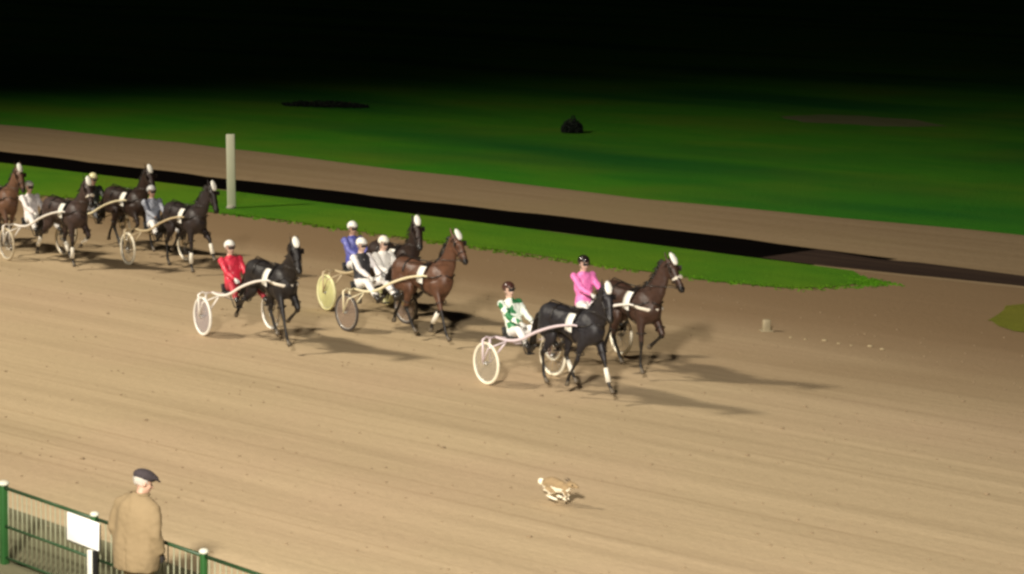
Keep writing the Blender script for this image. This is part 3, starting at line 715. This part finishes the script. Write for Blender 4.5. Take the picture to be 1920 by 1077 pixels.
def unit(x, y, deg, hs, sk, dr, sc=1.0):
    """one horse, its sulky and the driver share a heading"""
    rz = R(deg); c = Vector((x, y, 0)); f = Vector((math.cos(rz), math.sin(rz), 0))
    s = build_sulky(c, rz, sc=sc, **sk)
    hk = dict(hs); off = hk.pop('off', 1.66) * sc; ang = hk.pop('turn', 0)
    lift = hk.pop('lift', .0) + .10
    h = build_horse(c + f * off + Vector((0, 0, lift)), rz + R(ang), sc=sc * hk.pop('hsc', .93), **hk)
    if dr:
        dk = dict(dr); lab = dk.pop('label'); Jk = dk.pop('joints', {}); y_ = dk.pop('side', 0.0)
        p = thing('person', c + Vector((-f.y, f.x, 0)) * y_ * sc, rz, lab, 'person', 'sulky drivers'); p.scale = (sc,) * 3
        J = driver_joints(**Jk); person_meshes(p, J, **dk)
        # reins from the bit to the fists
        bm = bmesh.new()
        bit = Vector(h['_bit']); 
        for sd, k in ((-1, 'wrR'), (1, 'wrL')):
            w = Vector(J[k]) + Vector((.06, y_, 0)) - Vector((off / sc, 0, 0))
            tube(bm, [bit + Vector((-.02, .07 * sd, 0)), Vector((.28, .22 * sd, 1.62)), Vector((.0, .17 * sd, 1.50)), Vector((-.7, .16 * sd, 1.46)), w], .0075, 5)
        finish(bm, 'reins', mat('harness_leather', (.018, .014, .012)), h)
    del h['_bit']
    return h, s

black_c = mat('coat_black', (.010, .008, .009), .52, .6, 7, bump=.35)
bay_c = mat('coat_bay', (.10, .044, .024), .48, .6, 7, bump=.35)
brown_c = mat('coat_brown', (.042, .019, .012), .52, .6, 7, bump=.35)
dbay_c = mat('coat_dark_bay', (.020, .009, .006), .52, .6, 7, bump=.35)
grey_c = mat('coat_smoky', (.020, .013, .013), .52, .6, 7, bump=.35)
chest_c = mat('coat_chestnut', (.13, .065, .038), .52, .6, 7, bump=.35)
pt_b = mat('points_black', (.009, .007, .006), .45, .3)
cream_t = mat('tyre_cream', (.84, .78, .62), .5, .08)
white_t = mat('tyre_white', (.86, .84, .78), .5, .06)
dark_t = mat('tyre_dark', (.05, .04, .035), .6)
tan_t = mat('tyre_tan', (.55, .47, .33), .6)
lilac_d = mat('disc_lilac', (.42, .38, .42), .3, .1, alpha=.4)
smoke_d = mat('disc_smoke', (.26, .19, .15), .3, .1, alpha=.5)
yellow_d = mat('disc_yellow', (.70, .70, .34), .4, .2, 12, alpha=.85)
w_fr = mat('frame_white', (.84, .80, .74), .35, .06)
cr_fr = mat('frame_cream', (.74, .66, .44), .4, .1)
tan_fr = mat('frame_tan', (.52, .42, .26), .4, .1)
rose_fr = mat('frame_rose', (.66, .56, .60), .35, .1)
B1 = (1, 1, 1, 1)

# --- front pair
unit(.17, 36.25, -53,
     dict(label='black horse with the smoky grey face nearest the camera in the leading pair', coat=grey_c if False else mat('coat_blueblack', (.013, .012, .016), .52, .6, 7, bump=.35), dark=pt_b, legs=('push', 'plant', 'stance', 'reach'), boots=(0, 1, 0, 1), neck=.04, nose=-.12, yaw=-.3, lift=.06, hsc=.89),
     dict(label='sulky with cream tyres and rose tinted shafts behind the nearest black horse', frame_m=rose_fr, tyre_m=cream_t, disc_m=mat('disc_grey', (.42, .38, .30), .3, .1, alpha=.3), far_disc=None),
     dict(label='driver in green and white silks on the nearest sulky, head low', skin=skin2, jacket=silk_mat('silks_green', (.03, .20, .07), (.78, .84, .76), 'patch', 7), trousers=W_, boots=bk, helmet=mat('helmet_maroon', (.06, .025, .02), .3, coat=.4), glove=wglv, joints=dict(lean=.50, drop=-.04, hands=(.28, 1.02))))
unit(1.40, 38.35, -60,
     dict(label='brown horse with head held high at the front of the field', coat=brown_c, dark=pt_b, legs=('stance', 'fold', 'reach', 'push'), boots=(0, 0, 0, 0), neck=.18, yaw=.2, lift=.04, collar=True, roll=True),
     dict(label='sulky with cream tyre mostly hidden behind the nearest black horse', frame_m=w_fr, tyre_m=cream_t, disc_m=None, far_disc=None),
     dict(label='driver in bright pink silks sitting upright without a white helmet', skin=skin2, jacket=mat('silks_pink', (.80, .20, .50), .45, .1, 4, bump=.4), trousers=W_, boots=bk, helmet=mat('helmet_black', (.018, .012, .012), .25, coat=.5), glove=wglv, joints=dict(lean=.18, hands=(.36, 1.10), drop=.08)), sc=1.02)
# --- middle group
h4, s4 = unit(-2.62, 40.82, -49,
     dict(label='light bay horse with black mane, nearer horse of the middle pair', coat=bay_c, dark=pt_b, legs=('plant', 'push', 'reach', 'push'), boots=(0, 1, 0, 0), neck=.21, yaw=-.08, nose=.05, off=1.68),
     dict(label='wide sulky with dark tyre and smoky disc wheel carrying two people', frame_m=cr_fr, tyre_m=dark_t, disc_m=smoke_d, far_disc=smoke_d, seat_w=.48),
     dict(label='driver in white silks with black vest, nearer of the two sharing the wide sulky', skin=skin2, jacket=mat('silks_white', (.84, .80, .80), .5, .05, bump=.3), vest=mat('vest_black', (.03, .03, .035), .6), trousers=W_, boots=bk, helmet=whm, glove=wglv, side=-.24, joints=dict(lean=.18, hands=(.34, 1.0), wide=.22)))
c4 = Vector((-2.62, 40.82, 0)); f4 = Vector((math.cos(R(-49)), math.sin(R(-49)), 0))
p = thing('person', c4 + Vector((-f4.y, f4.x, 0)) * .27, R(-49), 'passenger in white jacket and white helmet, farther of the two on the wide sulky', 'person', 'sulky drivers')
person_meshes(p, driver_joints(lean=.12, hands=(.34, 1.02), wide=.20), skin=skin2, jacket=mat('silks_cream', (.80, .78, .74), .5, .05, bump=.3), trousers=mat('breeches_grey', (.10, .10, .11), .6), boots=bk, helmet=mat('helmet_ivory', (.82, .78, .66), .3), glove=glv)
unit(-3.16, 42.95, -55,
     dict(label='dark brown horse raising its head behind the light bay horse', coat=dbay_c, dark=pt_b, legs=('fold', 'stance', 'push', 'reach'), boots=(0, 0, 0, 0), neck=.17, yaw=-.3),
     dict(label='sulky with pale yellow disc wheel at the back of the middle group', frame_m=tan_fr, tyre_m=mat('tyre_yellow', (.80, .78, .42), .5), disc_m=yellow_d, far_disc=yellow_d),
     dict(label='driver in blue silks and white breeches above the yellow disc wheel', skin=skin, jacket=silk_mat('silks_blue', (.07, .08, .34), (.13, .14, .44), 'patch', 3), trousers=W_, boots=bk, helmet=whm, glove=wglv, joints=dict(lean=.22, hands=(.36, 1.03), drop=.0)))
# --- black horse alone with the red driver
unit(-5.22, 39.95, -56,
     dict(label='black horse with pale hooves pulling the red driver, alone in its row', coat=black_c, dark=pt_b, legs=('plant', 'fold', 'kick', 'reach'), boots=(0, 0, 0, 0), neck=.04, yaw=-.22, nose=.1, lift=.03, collar=True),
     dict(label='white sulky with white tyres and lilac discs behind the lone black horse', frame_m=w_fr, tyre_m=white_t, disc_m=lilac_d, far_disc=None),
     dict(label='driver in red silks with white shoulders and white helmet leaning back', skin=skin2, jacket=mat('silks_red', (.62, .035, .07), .45, .15, 5, bump=.4), trousers=mat('breeches_red', (.45, .03, .05), .6), boots=bk, helmet=whm, glove=wglv, joints=dict(lean=.40, hands=(.30, .98))))
# --- rear group
unit(-8.12, 48.1, -54,
     dict(label='dark horse with white front boot, right end of the rear group', coat=grey_c, dark=pt_b, legs=('stance', 'reach', 'stance', 'fold'), boots=(1, 1, 0, 0), neck=.06, yaw=.12, nose=-.15),
     dict(label='tan framed sulky with cream spoked wheels, rightmost in the rear group', frame_m=tan_fr, tyre_m=cream_t, disc_m=None, far_disc=None),
     dict(label='driver in grey blue silks with white trousers, rightmost of the rear group', skin=skin, jacket=silk_mat('silks_slate', (.10, .11, .15), (.30, .32, .38), 'patch', 6), trousers=W_, boots=bk, helmet=mat('helmet_grey', (.50, .50, .50), .3), glove=glv, joints=dict(lean=.30, hands=(.32, 1.0))))
unit(-10.0, 50.6, -49,
     dict(label='dark horse with high head at the back of the rear group', coat=dbay_c, dark=pt_b, legs=('fold', 'plant', 'reach', 'push'), boots=(0, 0, 0, 0), neck=.10, yaw=-.1),
     dict(label='sulky with pale shafts hidden behind the smoky horse of the rear group', frame_m=cr_fr, tyre_m=tan_t, disc_m=None, far_disc=None),
     dict(label='driver in dark silks with pale yellow helmet behind the smoky horse', skin=skin, jacket=mat('silks_dark', (.03, .035, .03), .5), trousers=mat('breeches_grey', (.10, .10, .11), .6), boots=bk, helmet=mat('helmet_yellow', (.74, .70, .40), .3), glove=glv, joints=dict(lean=.05, hands=(.38, 1.0), drop=-.05)))
unit(-10.95, 48.35, -49,
     dict(label='smoky brown horse with white leg wraps in the rear group', coat=mat('coat_smoky_brown', (.045, .027, .024), .52, .6, 7, bump=.35), dark=pt_b, roll=True, legs=('stance', 'fold', 'push', 'reach'), boots=B1, neck=.03, yaw=-.15),
     dict(label='sulky with tan spoked wheels at the left edge of the picture', frame_m=w_fr, tyre_m=tan_t, disc_m=None, far_disc=None),
     dict(label='driver in white silks and white helmet near the left edge', skin=skin2, jacket=mat('silks_white', (.84, .80, .80)), trousers=W_, boots=bk, helmet=whm, glove=wglv, joints=dict(lean=.30, hands=(.32, 1.0))))
unit(-12.9, 50.4, -51,
     dict(label='chestnut horse with dark mane cut by the left edge of the picture', coat=chest_c, dark=dbay_c, legs=('plant', 'push', 'stance', 'reach'), boots=(0, 0, 0, 0), neck=.05, yaw=-.05),
     dict(label='sulky of the chestnut horse just beyond the left edge', frame_m=tan_fr, tyre_m=tan_t, disc_m=None, far_disc=None),
     dict(label='driver of the chestnut horse just beyond the left edge', skin=skin, jacket=mat('silks_red', (.62, .035, .07)), trousers=W_, boots=bk, helmet=whm, glove=glv, joints=dict(lean=.28)))

# ================================================================ SPECTATOR
man_yaw = R(62)
mp_ = Vector((-4.02, 22.52, .006))
t = thing('person', mp_, man_yaw, 'man in tan coat and dark flat cap at the fence, seen from behind', 'person')
J = dict(pel=(-.02, 0, .96), waist=(0, 0, 1.12), chest=(.0, 0, 1.31), neck=(.05, 0, 1.50), head=(.10, -.01, 1.63),
         shR=(.0, -.205, 1.395), elR=(-.05, -.275, 1.13), wrR=(.06, -.28, .88), shL=(.0, .205, 1.395), elL=(-.04, .275, 1.13), wrL=(.10, .26, .90),
         hipR=(-.01, -.10, .93), knR=(.03, -.12, .50), anR=(-.02, -.13, .10), toeR=(.12, -.15, .05),
         hipL=(-.01, .10, .93), knL=(.04, .12, .50), anL=(.0, .13, .10), toeL=(.14, .15, .05),
         hupR=(0, -1, 0), hupL=(0, 1, 0))
coat_m = mat('coat_tan', (.245, .178, .095), .85, .18, 4, bump=.25)
trs = mat('trousers_tan', (.38, .28, .15), .85, .15)
lookd = Vector((.74, -.66, -.16))
at, HM = person_meshes(t, J, skin, coat_m, trs, mat('shoe_brown', (.05, .03, .02), .4), None, glv, None, None, lookd, 1.12, mat('hair_grey', (.50, .46, .40), .7, .15, 60, bump=.5), .011)
# long loose coat over the jacket
bm = bmesh.new()
def csec(z, rx, ry, cx=0.0): return (cx, 0, z, ry, rx)
ctube(bm, [csec(.70, .19, .275, -.02), csec(.78, .195, .28, -.02), csec(.90, .20, .295, -.02), csec(1.10, .19, .288, -.01), csec(1.28, .18, .285, .0), csec(1.38, .155, .262, .0), csec(1.46, .12, .185, .01), csec(1.53, .085, .10, .03)], 28, 4)
for sd in (-1, 1):
    V = lambda k: Vector(J[k + ('R' if sd < 0 else 'L')])
    tube(bm, [(.03, .03 * sd, 1.49), (.01, .11 * sd, 1.45), (.0, .19 * sd, 1.39)], [.075, .088, .10], 14)
    tube(bm, [V('sh').lerp(Vector((0, 0, 1.40)), .45), V('sh') + Vector((0, .012 * sd, .0)), V('sh').lerp(V('el'), .5) + Vector((0, .015 * sd, 0)), V('el'), V('el').lerp(V('wr'), .5), V('el').lerp(V('wr'), .9)], [.10, .088, .088, .082, .076, .064], 16)
bm = remeshed(bm, .014, 14, .6)
for v in bm.verts:
    c = v.co; a = math.atan2(c.y, c.x)
    fold = math.sin(a * 7 + c.z * 3) * .008 * max(0, 1.25 - c.z) + noise.noise(Vector((c.x * 7, c.y * 7, c.z * 3))) * .018 + noise.noise(c * 19) * .006
    v.co += v.normal * fold
    if abs(c.y) < .012 and c.x < -.1 and c.z < .95: v.co += Vector((.012, 0, 0))
finish(bm, 'overcoat', coat_m, t)
bm = bmesh.new(); tube(bm, [Vector((.04, 0, 1.50)) + Vector((.085 * math.cos(a), .10 * math.sin(a), -.012 * math.cos(a) + .03)) for a in [2 * math.pi * k / 24 for k in range(25)]], [(.024, .016)] * 25, 8, 0, False)
finish(bm, 'collar', coat_m, t)
# flat cap with a peak
bm = bmesh.new()
ball(bm, at(-.012, 0, .085), (.132, .112, .074), 20, 0, HM); ball(bm, at(.03, 0, .088), (.115, .10, .045), 16, 0, HM)
tube(bm, [at(.07, 0, .085), at(.125, 0, .078), at(.172, 0, .060)], [(.088, .018), (.078, .012), (.045, .008)], 14, 0, True, HM.to_3x3() @ Vector((0, 1, 0)))
bm = remeshed(bm, .008, 3, .5)
for v in bm.verts: v.co += v.normal * noise.noise(v.co * 30) * .004
finish(bm, 'flat_cap', mat('cap_wool', (.045, .035, .04), .9, .3, 40, bump=.5), t)

# ================================================================ HARE
HS = (1.12, 1.0, .92)
t = thing('hare', (.70, 28.15, .04), R(-32), 'small brown and white hare running across the sand in front of the horses', 'hare')
bm = bmesh.new()
ctube(bm, [(-.205, 0, .215, .045, .055), (-.16, 0, .235, .085, .10), (-.08, 0, .255, .092, .115), (.02, 0, .24, .082, .10), (.10, 0, .235, .062, .075), (.16, 0, .26, .04, .045)], 14)
ctube(bm, [(.13, 0, .27, .04, .045), (.185, 0, .295, .044, .050), (.235, 0, .285, .036, .040), (.28, 0, .268, .018, .02)], 12)
for s in (-1, 1):
    tube(bm, [(.17, .018 * s, .32), (.14, .028 * s, .36), (.095, .036 * s, .385)], [(.012, .009), (.019, .009), (.006, .005)], 8)
    tube(bm, [(-.13, .06 * s, .21), (-.04, .075 * s, .15), (-.12, .07 * s, .10), (-.02, .07 * s, .065), (.03, .07 * s, .06)], [.07, .048, .028, .022, .014], 10)
    tube(bm, [(.10, .035 * s, .20), (.13, .04 * s, .13), (.10, .04 * s, .08), (.135, .04 * s, .06)], [.036, .024, .018, .014], 8)
ball(bm, (-.245, 0, .265), (.045, .036, .055), 12)
bm = remeshed(bm, .0085, 2, .5)
for f in bm.faces:
    c = f.calc_center_median(); f.material_index = 0
    if f.normal.z < -.1 and c.z < .26 or c.x < -.205 and c.z > .2 or (c.z < .10): f.material_index = 1
    if c.z > .355 and c.x > .05: f.material_index = 2
for s in (-1, 1): ball(bm, (.215, .038 * s, .305), .012, 8, 2)
finish(bm, 'body', [mat('hare_fur', (.27, .19, .10), .9, .6, 18), mat('hare_white', (.82, .76, .6), .9, .08), mat('hare_dark', (.02, .014, .01), .4)], t)
t.scale = HS
